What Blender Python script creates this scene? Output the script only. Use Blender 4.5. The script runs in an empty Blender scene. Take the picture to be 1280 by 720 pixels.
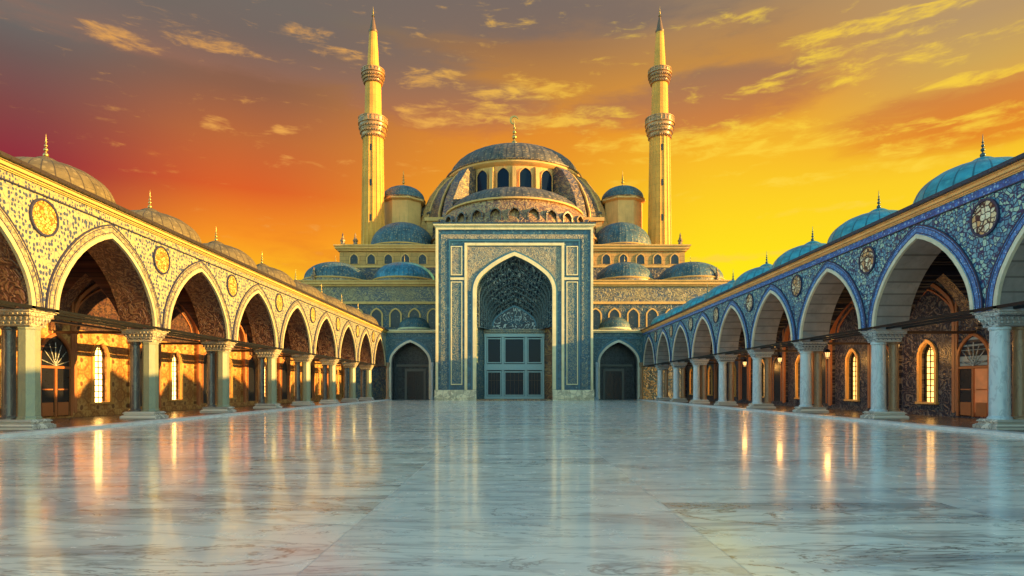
import bpy, bmesh, math, random
from mathutils import Vector, Matrix
R = math.radians
random.seed(7)
scene = bpy.context.scene
col = scene.collection
PI = math.pi

# ------------------------------------------------------------------ node helpers
def lin(c):
    return tuple(((v/255.0)/12.92 if v/255.0 <= .04045 else ((v/255.0+.055)/1.055)**2.4) for v in c)

class X:
    """wraps a float/vector/colour socket with arithmetic"""
    def __init__(s, g, sock): s.g, s.s = g, sock
    def __add__(a, b): return a.g.m('ADD', a, b)
    def __radd__(a, b): return a.g.m('ADD', a, b)
    def __sub__(a, b): return a.g.m('SUBTRACT', a, b)
    def __rsub__(a, b): return a.g.m('SUBTRACT', b, a)
    def __mul__(a, b): return a.g.m('MULTIPLY', a, b)
    def __rmul__(a, b): return a.g.m('MULTIPLY', a, b)
    def __truediv__(a, b): return a.g.m('DIVIDE', a, b)
    def __rtruediv__(a, b): return a.g.m('DIVIDE', b, a)

class G:
    def __init__(s, tree): s.t = tree; s.n = tree.nodes; s.l = tree.links
    def put(s, inp, v):
        if isinstance(v, X): s.l.new(v.s, inp)
        elif v is not None:
            if hasattr(inp.default_value, '__len__') and not hasattr(v, '__len__'): v = (v,)*len(inp.default_value)
            if hasattr(v, '__len__') and len(inp.default_value) == 4 and len(v) == 3: v = (*v, 1)
            inp.default_value = v
    def m(s, op, a, b=None, c=None, clamp=False):
        n = s.n.new('ShaderNodeMath'); n.operation = op; n.use_clamp = clamp
        s.put(n.inputs[0], a)
        if b is not None: s.put(n.inputs[1], b)
        if c is not None: s.put(n.inputs[2], c)
        return X(s, n.outputs[0])
    def mix(s, f, a, b, mode='MIX'):
        n = s.n.new('ShaderNodeMix'); n.data_type = 'RGBA'; n.blend_type = mode; n.clamp_factor = True
        s.put(n.inputs[0], f); s.put(n.inputs[6], a); s.put(n.inputs[7], b)
        return X(s, n.outputs[2])
    def step(s, x, a, b):
        n = s.n.new('ShaderNodeMapRange'); n.interpolation_type = 'SMOOTHSTEP'
        s.put(n.inputs[0], x); s.put(n.inputs[1], a); s.put(n.inputs[2], b)
        n.inputs[3].default_value = 0; n.inputs[4].default_value = 1
        return X(s, n.outputs[0])
    def rng(s, x, a, b, c, d):
        n = s.n.new('ShaderNodeMapRange')
        for i, v in enumerate((x, a, b, c, d)): s.put(n.inputs[i], v)
        return X(s, n.outputs[0])
    def coord(s, kind='Object'):
        n = s.n.new('ShaderNodeTexCoord'); return X(s, n.outputs[kind])
    def pos(s):
        n = s.n.new('ShaderNodeNewGeometry'); return X(s, n.outputs['Position'])
    def sep(s, v):
        n = s.n.new('ShaderNodeSeparateXYZ'); s.put(n.inputs[0], v)
        return [X(s, o) for o in n.outputs]
    def comb(s, x, y, z):
        n = s.n.new('ShaderNodeCombineXYZ')
        for i, v in enumerate((x, y, z)): s.put(n.inputs[i], v)
        return X(s, n.outputs[0])
    def noise(s, v, scale=1, detail=4, rough=.55, dist=0, col=False):
        n = s.n.new('ShaderNodeTexNoise'); s.put(n.inputs['Vector'], v); s.put(n.inputs['Scale'], scale)
        n.inputs['Detail'].default_value = detail; n.inputs['Roughness'].default_value = rough
        n.inputs['Distortion'].default_value = dist
        return X(s, n.outputs[1 if col else 0])
    def vor(s, v, scale=1, feature='F1', rnd=1.0, out=0):
        n = s.n.new('ShaderNodeTexVoronoi'); n.feature = feature
        s.put(n.inputs['Vector'], v); n.inputs['Scale'].default_value = scale
        n.inputs['Randomness'].default_value = rnd
        return X(s, n.outputs[out])
    def ramp(s, f, stops):
        n = s.n.new('ShaderNodeValToRGB'); e = n.color_ramp.elements
        while len(e) < len(stops): e.new(.5)
        for el, (p, c) in zip(e, stops): el.position = p; el.color = (*c, 1)
        s.put(n.inputs[0], f); return X(s, n.outputs[0])

MAT = {}
def mat(name, fn):
    m = bpy.data.materials.new(name); m.use_nodes = True
    g = G(m.node_tree); b = g.n['Principled BSDF']
    r = fn(g) or {}
    def si(k, v): g.put(b.inputs[k], v)
    bump = r.pop('bump', None); bs = r.pop('bump_strength', .3); bd = r.pop('bump_dist', .02)
    for k, v in r.items(): si(k, v)
    if bump is not None:
        n = g.n.new('ShaderNodeBump'); n.inputs['Strength'].default_value = bs; n.inputs['Distance'].default_value = bd
        g.put(n.inputs['Height'], bump); g.l.new(n.outputs[0], b.inputs['Normal'])
    MAT[name] = m
    return m

def uv(g, plane):
    x, y, z = g.sep(g.pos())
    return (y, z) if plane == 'yz' else (x, z) if plane == 'xz' else (x, y)

def rosette(g, u, v, s, petals=8, r0=.27, amp=.1, off=0.0):
    a = g.m('FRACT', u*s+off) - .5; b = g.m('FRACT', v*s+off) - .5
    r = g.m('SQRT', a*a+b*b); th = g.m('ARCTAN2', b, a)
    edge = g.m('COSINE', th*petals)*amp + r0
    flower = g.step(edge-r, -.02, .03)
    ring = g.step(g.m('ABSOLUTE', r-(r0+amp+.07)), .045, .015)
    core = g.step(r, .12, .08)
    return flower, ring, core

def stoneish(base, var=.25, scale=1.5, rough=.75, courses=None, dark=.55, bump=.25, plane='yz', jo=.75):
    def fn(g):
        p = g.pos(); n1 = g.noise(p, scale, 5, .6); n2 = g.noise(p, scale*14, 4, .65)
        f = g.step(n1, .3, .7)*.6 + n2*.4
        c = g.mix(f, tuple(v*(1-var) for v in base), tuple(min(1, v*(1+var*.6)) for v in base))
        h = n2
        if courses:
            u, v = uv(g, plane)
            ch, cw = courses
            row = g.m('FLOOR', v/ch)
            fv = g.m('ABSOLUTE', g.m('FRACT', v/ch)-.5)
            fu = g.m('ABSOLUTE', g.m('FRACT', u/cw + row*.5)-.5)
            j = g.m('MAXIMUM', g.step(fv, .5-.05/ch, .5-.01/ch), g.step(fu, .5-.05/cw, .5-.01/cw))
            rnd = g.noise(g.comb(g.m('FLOOR', u/cw+row*.5)*7.3, row*3.7, 0), 1.7, 1)
            c = g.mix(g.step(rnd, .3, .75)*.35, c, tuple(v*dark for v in base))
            c = g.mix(j*jo, c, tuple(v*.3 for v in base)); h = h - j
        sx, sy, sz = g.sep(p); st = g.noise(g.comb(sx*2.5, sy*2.5, sz*.18), 1.0, 5, .65)
        c = g.mix(g.step(st, .52, .72)*.4, c, tuple(v*.45 for v in base))
        return {'Base Color': c, 'Roughness': rough, 'bump': h, 'bump_strength': bump}
    return fn

# cream tile with dark blue dabs (sunlit arcade front)
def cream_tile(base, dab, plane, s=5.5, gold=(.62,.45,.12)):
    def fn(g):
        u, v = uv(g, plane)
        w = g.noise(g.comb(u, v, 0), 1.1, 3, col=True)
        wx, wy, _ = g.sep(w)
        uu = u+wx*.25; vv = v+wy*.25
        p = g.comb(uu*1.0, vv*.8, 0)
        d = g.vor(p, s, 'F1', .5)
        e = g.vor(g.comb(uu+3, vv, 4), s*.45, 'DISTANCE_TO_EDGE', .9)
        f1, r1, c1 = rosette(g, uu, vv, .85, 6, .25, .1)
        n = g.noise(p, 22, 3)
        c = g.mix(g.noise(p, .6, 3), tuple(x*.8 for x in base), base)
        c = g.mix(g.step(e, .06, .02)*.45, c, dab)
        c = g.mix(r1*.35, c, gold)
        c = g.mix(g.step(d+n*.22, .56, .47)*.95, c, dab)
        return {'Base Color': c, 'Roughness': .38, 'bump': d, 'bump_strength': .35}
    return fn

# pale glazed pebbles of tile between dark joints (shaded arcade front)
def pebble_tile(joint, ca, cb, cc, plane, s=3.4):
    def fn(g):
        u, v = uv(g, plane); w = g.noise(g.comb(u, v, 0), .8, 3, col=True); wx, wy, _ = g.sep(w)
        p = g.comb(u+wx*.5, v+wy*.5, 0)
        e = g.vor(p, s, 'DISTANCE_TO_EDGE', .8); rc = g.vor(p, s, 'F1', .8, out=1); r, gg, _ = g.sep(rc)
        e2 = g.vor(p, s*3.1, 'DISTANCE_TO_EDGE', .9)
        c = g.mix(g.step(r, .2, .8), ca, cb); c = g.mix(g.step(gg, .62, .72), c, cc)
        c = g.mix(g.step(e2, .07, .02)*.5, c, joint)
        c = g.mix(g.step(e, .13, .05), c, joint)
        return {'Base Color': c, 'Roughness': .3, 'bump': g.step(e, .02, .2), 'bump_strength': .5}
    return fn

# curling scrollwork: contour lines of a noise field over a glazed ground
def scroll(ground, g2, line, dark, plane, s=1.2, k=5, width=.12, warm=None):
    def fn(g):
        u, v = uv(g, plane); p = g.comb(u, v, 1) if plane != '3d' else g.pos()
        n = g.noise(p, s, 2, .4, .8); q = g.m('ABSOLUTE', g.m('FRACT', n*k)-.5)
        d = g.vor(p, s*3.2, 'F1', .8); n3 = g.noise(p, s*.35, 3)
        c = g.mix(g.step(n3, .35, .65), ground, g2)
        c = g.mix(g.step(d, .34, .22)*.8, c, warm or line)
        c = g.mix(g.step(q, width+.06, width-.03)*.9, c, line)
        c = g.mix(g.step(q, .38, .47)*.8, c, dark)
        return {'Base Color': c, 'Roughness': .4, 'bump': g.step(q, .3, .1), 'bump_strength': .6, 'bump_dist': .05}
    return fn

# fine mosaic with flecks; banded
def mosaic(base, fleck, dark, plane, s=9, cover=.34):
    def fn(g):
        u, v = uv(g, plane); p = g.comb(u, v, 0)
        d = g.vor(p, s, 'F1', .7); e = g.vor(p, s*.5, 'DISTANCE_TO_EDGE', .6); rc = g.vor(p, s, 'F1', .7, out=1); r, gg, bb = g.sep(rc)
        c = g.mix(g.step(r, .1, .9), base, tuple(x*.55 for x in base))
        c = g.mix(g.step(e, .05, .02)*.7, c, dark)
        c = g.mix(g.step(d, cover, cover-.12)*g.step(gg, .15, .45), c, fleck)
        return {'Base Color': c, 'Roughness': .32, 'bump': d, 'bump_strength': .3}
    return fn

# formal tile panels: rosettes on a lattice
def arabesque(base, a, b, cdark, plane, s=1.0, fine=4.0):
    def fn(g):
        u, v = uv(g, plane); w = g.noise(g.comb(u, v, 0), 2.2, 2, col=True); wx, wy, _ = g.sep(w)
        uu = u+wx*.12; vv = v+wy*.12
        f1, r1, c1 = rosette(g, uu, vv, s, 8); f2, r2, c2 = rosette(g, uu, vv, s, 6, .17, .07, .5)
        e = g.vor(g.comb(uu, vv, 0), fine, 'DISTANCE_TO_EDGE', .8); d = g.vor(g.comb(uu, vv, 2), fine*1.6, 'F1', .8)
        c = g.mix(g.noise(g.comb(u, v, 0), .5, 3), tuple(x*.7 for x in base), base)
        c = g.mix(g.step(e, .09, .03)*.85, c, a)
        c = g.mix(f1*.8, c, b); c = g.mix(r1*.9, c, a); c = g.mix(c1, c, cdark); c = g.mix(f2*.85, c, a); c = g.mix(r2*.6, c, cdark)
        c = g.mix(g.step(d, .3, .18)*.6, c, cdark)
        return {'Base Color': c, 'Roughness': .38, 'bump': e, 'bump_strength': .3}
    return fn

def lead(base, seam, spots, ribs=32, rough=.42, metal=.25):
    def fn(g):
        o = g.coord('Object'); x, y, z = g.sep(o)
        th = g.m('ARCTAN2', y, x)*(ribs/(2*PI)); fr = g.m('ABSOLUTE', g.m('FRACT', th)-.5)
        n = g.noise(o, .8, 5, .65); n2 = g.noise(o, 5, 4, .6)
        row = g.m('FRACT', z*1.6 + g.m('FLOOR', th)*.5)
        d = g.vor(g.comb(th*1.0, z*2.4, 0), 1.6, 'F1', .6)
        c = g.mix(g.step(n, .3, .7), tuple(v*.6 for v in base), tuple(min(1, v*1.5) for v in base))
        c = g.mix(g.step(d+n2*.3, .55, .35)*.7, c, spots)
        c = g.mix(g.step(fr, .42, .47)*.8, c, seam)
        c = g.mix(g.step(row, .9, .96)*.4, c, seam)
        return {'Base Color': c, 'Roughness': rough, 'Metallic': metal, 'bump': n2+g.step(fr, .4, .5)*.8, 'bump_strength': .4}
    return fn

def plain(c, rough=.6, metal=0, var=.2, scale=6, bump=.15):
    def fn(g):
        p = g.pos(); n = g.noise(p, scale, 5, .65)
        return {'Base Color': g.mix(n, tuple(v*(1-var) for v in c), tuple(min(1, v*(1+var)) for v in c)),
                'Roughness': g.rng(n, .2, .8, rough*.8, min(1, rough*1.2)), 'Metallic': metal, 'bump': n, 'bump_strength': bump}
    return fn

def marble_col(base, vein, rough=.3):
    def fn(g):
        p = g.pos(); x, y, z = g.sep(p)
        n = g.noise(g.comb(x*2.2, y*2.2, z*.7), 1.2, 6, .6, 1.5)
        v = g.step(g.m('ABSOLUTE', n-.5), .05, .0)
        c = g.mix(g.noise(p, 3, 4), tuple(k*.75 for k in base), base)
        return {'Base Color': g.mix(v*.6, c, vein), 'Roughness': rough, 'bump': n, 'bump_strength': .08}
    return fn

CREAM = (.66,.56,.36); 
mat('cream tile', cream_tile((.44,.39,.21), (.03,.055,.13), 'yz', 6.6))
mat('cream frieze', cream_tile((.45,.37,.18), (.05,.07,.14), 'yz', 8))
mat('cream band', mosaic((.44,.37,.20), (.10,.10,.15), (.04,.05,.11), 'yz', 8, .36))
mat('blue pebble', pebble_tile((.008,.03,.10), (.07,.24,.36), (.20,.44,.50), (.40,.60,.48), 'yz', 6.2))
mat('blue mosaic', mosaic((.06,.24,.56), (.32,.50,.72), (.015,.05,.2), 'yz', 10))
mat('blue frieze', mosaic((.035,.17,.55), (.24,.45,.75), (.012,.04,.16), 'yz', 7, .4))
mat('gold medallion', pebble_tile((.20,.10,.02), (.75,.56,.13), (.82,.66,.2), (.5,.33,.06), 'yz', 8))
mat('ivory medallion', pebble_tile((.05,.03,.03), (.86,.62,.36), (.92,.78,.55), (.72,.38,.16), 'yz', 4.5))
mat('dark line', plain((.03,.03,.07), .5))
mat('cream stone', stoneish((.66,.58,.42), .25, 1.2))
mat('sunny stone', stoneish((.52,.43,.23), .25, 1.2))
mat('cream cornice', stoneish((.60,.42,.12), .15, 1.2))
mat('orange cornice', stoneish((.90,.46,.16), .2, 1.2))
mat('white stone', stoneish((.62,.62,.60), .3, 3, bump=.6))
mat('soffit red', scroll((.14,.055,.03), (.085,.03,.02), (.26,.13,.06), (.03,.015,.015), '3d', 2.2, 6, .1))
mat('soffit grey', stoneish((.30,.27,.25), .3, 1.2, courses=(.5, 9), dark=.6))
mat('green shaft', marble_col((.30,.31,.19), (.2,.22,.16), .34))
mat('dark shaft', marble_col((.12,.10,.09), (.25,.2,.15), .3))
mat('pale shaft', marble_col((.58,.68,.70), (.3,.36,.4), .28))
mat('rust shaft', marble_col((.40,.24,.13), (.2,.1,.06), .35))
mat('capital cream', mosaic((.62,.50,.32), (.12,.08,.05), (.1,.07,.05), 'yz', 7, .32))
mat('capital white', mosaic((.55,.56,.54), (.08,.09,.11), (.06,.07,.1), 'yz', 7, .32))
mat('base stone', mosaic((.70,.66,.56), (.25,.22,.18), (.2,.17,.14), 'yz', 5, .25))
mat('plinth stone', mosaic((.78,.66,.42), (.40,.32,.2), (.3,.25,.18), 'xz', 2.5, .25))
mat('door stone', plain((.13,.12,.10), .6))
mat('spire lead', plain((.16,.09,.05), .5, .2))
mat('lead eave', plain((.05,.035,.035), .5, .3))
mat('lead eave blue', plain((.03,.05,.08), .45, .3))
mat('bronze dome', lead((.115,.08,.03), (.035,.022,.012), (.24,.17,.07), 32, .75, 0))
mat('teal dome', lead((.035,.22,.27), (.015,.07,.1), (.08,.34,.36), 24))
mat('blue dome', lead((.04,.085,.10), (.012,.02,.03), (.38,.27,.12), 48, .6, 0))
mat('grey dome', lead((.07,.06,.05), (.012,.012,.016), (.34,.23,.11), 56, .62, 0))
mat('aqua dome', lead((.03,.15,.21), (.015,.05,.08), (.22,.28,.24), 40))
mat('gold finial', plain((.5,.33,.10), .35, .8))
mat('dark finial', plain((.05,.09,.10), .4, .6))
mat('glow tint wall', arabesque((.58,.30,.09), (.36,.14,.04), (.60,.36,.13), (.2,.08,.03), 'yz', .8, 4))  # ochre base colour stands in for orange glow on the left gallery wall
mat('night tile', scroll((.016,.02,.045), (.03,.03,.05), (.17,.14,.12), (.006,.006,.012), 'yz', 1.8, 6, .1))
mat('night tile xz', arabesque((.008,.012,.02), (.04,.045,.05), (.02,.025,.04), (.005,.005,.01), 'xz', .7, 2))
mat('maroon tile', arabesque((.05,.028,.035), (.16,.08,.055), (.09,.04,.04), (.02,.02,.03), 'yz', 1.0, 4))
mat('copper trim', plain((.46,.17,.07), .5, .0))
mat('dark timber', plain((.055,.028,.018), .55, 0, .4))
mat('iron', plain((.02,.02,.022), .45, .6))
mat('copper door', plain((.42,.14,.05), .4, .1))
mat('dark opening', plain((.012,.012,.018), .3))
mat('portal tile', scroll((.27,.21,.13), (.13,.16,.15), (.40,.32,.19), (.03,.055,.09), 'xz', 2.0, 6))
mat('portal tile blue', scroll((.035,.10,.135), (.06,.12,.13), (.30,.26,.16), (.015,.035,.07), 'xz', 2.2, 6))
mat('portal ground', mosaic((.03,.10,.15), (.13,.20,.21), (.015,.04,.08), 'xz', 2.6))
mat('portal trim', stoneish((.74,.60,.32), .2, .8, plane='xz'))
mat('teal trim', plain((.04,.13,.18), .4))
mat('filigree', plain((.16,.24,.25), .45))
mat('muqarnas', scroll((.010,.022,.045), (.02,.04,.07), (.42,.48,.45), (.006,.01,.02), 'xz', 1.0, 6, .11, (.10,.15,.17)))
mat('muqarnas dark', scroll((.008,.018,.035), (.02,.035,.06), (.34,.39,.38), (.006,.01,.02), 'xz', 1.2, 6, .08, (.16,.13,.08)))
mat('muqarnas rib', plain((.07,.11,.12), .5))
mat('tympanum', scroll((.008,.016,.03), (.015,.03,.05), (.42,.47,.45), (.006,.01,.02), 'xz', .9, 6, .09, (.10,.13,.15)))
mat('teal frame', plain((.27,.38,.37), .45, .0))
mat('wing tile', scroll((.035,.095,.12), (.05,.11,.12), (.13,.19,.19), (.012,.03,.06), 'xz', 1.6, 6))
mat('body gold', stoneish((.56,.29,.08), .3, .5, courses=(.7, 1.8), plane='xz'))
mat('body tile', scroll((.26,.18,.08), (.12,.11,.10), (.38,.27,.12), (.03,.035,.07), 'xz', 1.3, 6))
mat('body blue', scroll((.03,.07,.10), (.06,.06,.065), (.20,.15,.08), (.012,.02,.04), 'xz', 1.1, 6))
mat('brown mottle', scroll((.32,.155,.05), (.16,.075,.04), (.42,.26,.10), (.03,.022,.03), 'xz', .9, 6, .12, (.08,.05,.05)))
mat('slate mottle', scroll((.10,.07,.055), (.05,.045,.06), (.28,.17,.07), (.015,.015,.025), 'xz', .9, 6, .12))
mat('pale gold', stoneish((.70,.38,.11), .2, .6, plane='xz'))
mat('minaret stone', stoneish((.84,.37,.05), .28, .35, courses=(1.1, 1.5), plane='xz', dark=.7, jo=.28))
mat('minaret balcony', mosaic((.60,.29,.08), (.28,.13,.05), (.22,.12,.05), 'xz', 2.6, .3))
mat('dark glass', lambda g: {'Base Color': (.004,.012,.03), 'Roughness': .12, 'IOR': 1.22})
mat('window lead', mosaic((.018,.017,.025), (.10,.075,.05), (.005,.005,.01), 'xz', 2.6, .3))
def glow(c, s, plane='yz'):
    def fn(g):
        p = g.pos(); x, y, z = g.sep(p)
        n = g.noise(p, 2.5, 3)
        st = g.rng(n, .3, .7, s*.6, s*1.3)
        return {'Base Color': (.3,.2,.1), 'Emission Color': c, 'Emission Strength': st, 'Roughness': .3}
    return fn
mat('lit window', glow((1, .55, .14), 3.0))
mat('lit window dim', glow((1, .50, .12), .9))
mat('added lantern glass', glow((1, .55, .18), .5))
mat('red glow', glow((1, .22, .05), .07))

def floor_fn(g):
    p = g.pos(); x, y, z = g.sep(p)
    L, W = 5.2, 3.9
    ci = g.m('FLOOR', x/W+.477); fx = g.m('ABSOLUTE', g.m('FRACT', x/W+.477)-.5)
    yo = y/L + g.m('FRACT', ci*.37)
    ri = g.m('FLOOR', yo); fy = g.m('ABSOLUTE', g.m('FRACT', yo)-.5)
    j = g.m('MAXIMUM', g.step(fx, .5-.010/W, .5-.003/W), g.step(fy, .5-.016/L, .5-.005/L))
    rnd = g.noise(g.comb(ci*5.17, ri*3.31, 0), 2.3, 1)
    rnd2 = g.noise(g.comb(ci*2.17, ri*7.31, 5), 2.3, 1)
    q = g.comb(x*.22+rnd*9, y*1.35+rnd2*4, rnd*5)
    big = g.noise(q, .9, 6, .6, 1.2)
    band = g.noise(g.comb(x*.13+rnd2*3, y*1.25+rnd*6, 2), 1.0, 5, .58, 1.1)
    ve = g.noise(g.comb(x*.16+rnd*6, y*.75, rnd2*4), 1.2, 6, .6, 1.2)
    vein = g.step(g.m('ABSOLUTE', ve-.5), .035, .0)
    c = g.mix(g.step(big, .26, .50), (.56,.55,.49), (.97,.88,.70))
    c = g.mix(g.step(band, .51, .64)*.7, c, (.23,.26,.26))
    c = g.mix(g.step(band, .47, .30)*.6, c, (.96,.90,.76))
    br = g.noise(g.comb(x*.35+rnd2*5, y*.9+rnd*3, 8), .9, 6, .65, 2.0)
    c = g.mix(g.step(g.m('ABSOLUTE', br-.5), .022, .0)*g.step(big, .6, .42)*.85, c, (.12,.075,.045))
    c = g.mix(vein*.5, c, (.16,.13,.11))
    c = g.mix(g.step(rnd, .35, .65)*.45, c, (.6,.62,.6))
    c = g.mix(j*.35, c, (.06,.06,.065))
    rough = g.rng(g.noise(p, 2.2, 4), .3, .7, .17, .30)
    return {'Base Color': c, 'Roughness': rough + j*.2, 'IOR': 1.6, 'Coat Weight': .4, 'Coat Roughness': .09,
            'bump': g.noise(g.comb(x*.8, y*.8, 0), .7, 2)*1.0 - j*.12, 'bump_strength': .03, 'bump_dist': .03}
mat('marble floor', floor_fn)
mat('ground earth', plain((.12,.10,.08), .9, 0, .4, .2))
mat('kerb stone', stoneish((.70,.70,.68), .2, 2, rough=.3))
mat('gallery floor', plain((.10,.085,.075), .25, 0, .4, 1.5))

# ------------------------------------------------------------------ mesh helpers
class MB:
    def __init__(s): s.v, s.f, s.mi = [], [], []
    def add(s, vs, fs, mi=0):
        o = len(s.v); s.v += [tuple(v) for v in vs]; s.f += [tuple(i+o for i in f) for f in fs]; s.mi += [mi]*len(fs); return s
    def box(s, a, b, mi=0):
        x0, x1 = sorted((a[0], b[0])); y0, y1 = sorted((a[1], b[1])); z0, z1 = sorted((a[2], b[2]))
        v = [(x0,y0,z0),(x1,y0,z0),(x1,y1,z0),(x0,y1,z0),(x0,y0,z1),(x1,y0,z1),(x1,y1,z1),(x0,y1,z1)]
        return s.add(v, [(0,3,2,1),(4,5,6,7),(0,1,5,4),(1,2,6,5),(2,3,7,6),(3,0,4,7)], mi)
    def lathe(s, prof, c=(0,0,0), n=24, mi=0, a0=0, mod=None, sx=1, sy=1, rot=0):
        vs, fs = [], []
        for (r, z) in prof:
            for i in range(n):
                t = rot + 2*PI*i/n; rr = r*(mod(t, r, z) if mod else 1)
                vs.append((c[0]+rr*math.cos(t)*sx, c[1]+rr*math.sin(t)*sy, c[2]+z))
        for k in range(len(prof)-1):
            for i in range(n):
                a, b = k*n+i, k*n+(i+1) % n
                fs.append((a, b, b+n, a+n))
        fs.append(tuple(reversed(range(n)))); fs.append(tuple((len(prof)-1)*n+i for i in range(n)))
        return s.add(vs, fs, mi)
    def bar(s, p, q, r=.05, n=8, mi=0, r2=None):
        p, q = Vector(p), Vector(q); d = (q-p).normalized(); u = d.orthogonal().normalized(); w = d.cross(u)
        r2 = r if r2 is None else r2
        vs = [p+(u*math.cos(2*PI*i/n)+w*math.sin(2*PI*i/n))*r for i in range(n)] + [q+(u*math.cos(2*PI*i/n)+w*math.sin(2*PI*i/n))*r2 for i in range(n)]
        return s.add(vs, [(i, (i+1) % n, n+(i+1) % n, n+i) for i in range(n)] + [tuple(range(n))[::-1], tuple(range(n, 2*n))], mi)
    def build(s, name, mats, parent=None, loc=None, smooth=30):
        me = bpy.data.meshes.new(name)
        base = Vector(loc) if loc is not None else Vector((0,0,0))
        me.from_pydata([tuple(Vector(v)-base) for v in s.v], [], s.f)
        if not isinstance(mats, (list, tuple)): mats = [mats]
        for m in mats: me.materials.append(MAT[m])
        for p, mi in zip(me.polygons, s.mi): p.material_index = mi
        bm = bmesh.new(); bm.from_mesh(me)
        bmesh.ops.remove_doubles(bm, verts=bm.verts, dist=1e-5)
        bmesh.ops.recalc_face_normals(bm, faces=bm.faces)
        bm.to_mesh(me); bm.free()
        if smooth:
            me.polygons.foreach_set('use_smooth', [True]*len(me.polygons)); me.set_sharp_from_angle(angle=R(smooth))
        ob = bpy.data.objects.new(name, me); col.objects.link(ob)
        ob.location = base
        if parent is not None: attach(ob, parent)
        return ob

def wloc(o):
    v = Vector(o.location)
    if o.parent: v = v + wloc(o.parent)
    return v
def attach(ob, parent):
    w = Vector(ob.location); ob.parent = parent; ob.location = w - wloc(parent)
def empty(name, loc=(0,0,0)):
    o = bpy.data.objects.new(name, None); col.objects.link(o); o.location = loc; o.empty_display_size = .5; return o
def tag(o, label=None, cat=None, group=None, kind=None):
    if label: o['label'] = label
    if cat: o['category'] = cat
    if group: o['group'] = group
    if kind: o['kind'] = kind
    return o
def copy_tree(o, loc, parent=None, top=True):
    """copy object and children; loc = world location for the top one"""
    c = o.copy(); col.objects.link(c)
    if top:
        c.location = loc; c.parent = None
        if parent is not None: attach(c, parent)
    else: c.parent = parent
    for ch in list(o.children): copy_tree(ch, None, c, False)
    return c

def arch_pts(a, h, n=14, off=0, legs=0.0, nl=0):
    """four-centred pointed arch from left spring over apex to right spring as (u, z); off = parallel offset"""
    k = h/a; f = min(1, max(0, (k-.93)/.27)); r1 = a*(.6+.36*f); th = R(48-22*f)
    p = (a-r1+r1*math.cos(th), r1*math.sin(th)); d = (math.cos(th), math.sin(th)); q = (-p[0], h-p[1])
    r2 = -(q[0]**2+q[1]**2)/(2*(q[0]*d[0]+q[1]*d[1])); c2 = (p[0]-r2*d[0], p[1]-r2*d[1])
    n1 = max(2, n//2); pts = [(a-r1+(r1+off)*math.cos(th*i/n1), (r1+off)*math.sin(th*i/n1)) for i in range(n1+1)]
    te = math.acos(-c2[0]/(r2+off)); n2 = n-n1
    pts += [(c2[0]+(r2+off)*math.cos(th+(te-th)*i/n2), c2[1]+(r2+off)*math.sin(th+(te-th)*i/n2)) for i in range(1, n2+1)]
    pts[-1] = (0.0, pts[-1][1])
    left = [(-u, z) for (u, z) in pts][:-1]
    res = left + pts[::-1]
    if legs > 0:
        res = [(res[0][0], -legs)] + res + [(res[-1][0], -legs)]
    return res

def arch_wall(mb, T, u0, u1, zb, zt, uc, a, h, zs, w0, w1, mi=(0, 1), n=14, back=True):
    """wall between planes w0 (front) and w1 with a pointed opening; mi = (faces, soffit)"""
    P = [(uc+u, zs+z) for u, z in arch_pts(a, h, n)]
    for w in ((w0, w1) if back else (w0,)):
        def q(p): mb.add([T(u, w, z) for u, z in p], [tuple(range(len(p)))], mi[0])
        q([(u0, zb), (uc-a, zb), (uc-a, zs), (uc-a, zt), (u0, zt)]) if u0 < uc-a else None
        q([(uc+a, zb), (u1, zb), (u1, zt), (uc+a, zt), (uc+a, zs)]) if u1 > uc+a else None
        for (ua, za), (ub, zb_) in zip(P, P[1:]):
            q([(ua, za), (ub, zb_), (ub, zt), (ua, zt)])
    S = P if zb >= zs-1e-6 else [(uc-a, zb)] + P + [(uc+a, zb)]
    for (ua, za), (ub, zb_) in zip(S, S[1:]):
        mb.add([T(ua, w0, za), T(ub, w0, zb_), T(ub, w1, zb_), T(ua, w1, za)], [(0,1,2,3)], mi[1])
    for (ua, ub) in ((u0, uc-a), (uc+a, u1)):
        if ub > ua: mb.add([T(ua, w0, zb), T(ub, w0, zb), T(ub, w1, zb), T(ua, w1, zb)], [(0,1,2,3)], mi[1])
    mb.add([T(u0, w0, zt), T(u1, w0, zt), T(u1, w1, zt), T(u0, w1, zt)], [(0,1,2,3)], mi[0])
    mb.add([T(u0, w0, zb), T(u0, w1, zb), T(u0, w1, zt), T(u0, w0, zt)], [(0,1,2,3)], mi[0])
    mb.add([T(u1, w0, zb), T(u1, w1, zb), T(u1, w1, zt), T(u1, w0, zt)], [(0,1,2,3)], mi[0])

def arch_band(mb, T, uc, a, h, zs, o0, o1, w_front, w_back, mi=0, legs=0, n=14):
    A = arch_pts(a, h, n, o0, legs); B = arch_pts(a, h, n, o1, legs)
    m = len(A)
    vs = [T(uc+u, w_front, zs+z) for u, z in A] + [T(uc+u, w_front, zs+z) for u, z in B] + \
         [T(uc+u, w_back, zs+z) for u, z in A] + [T(uc+u, w_back, zs+z) for u, z in B]
    fs = []
    for i in range(m-1):
        fs += [(i, i+1, m+i+1, m+i), (2*m+i, 2*m+i+1, i+1, i), (m+i, m+i+1, 3*m+i+1, 3*m+i), (2*m+i, 3*m+i, 3*m+i+1, 2*m+i+1)]
    fs += [(0, m, 3*m, 2*m), (m-1, 2*m-1, 4*m-1, 3*m-1)]
    mb.add(vs, fs, mi)

def arch_face(mb, T, uc, a, h, zs, zb, w, mi=0, n=12):
    P = [(uc-a, zb)] + [(uc+u, zs+z) for u, z in arch_pts(a, h, n)] + [(uc+a, zb)]
    mb.add([T(u, w, z) for u, z in P], [tuple(range(len(P)))], mi)

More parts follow.
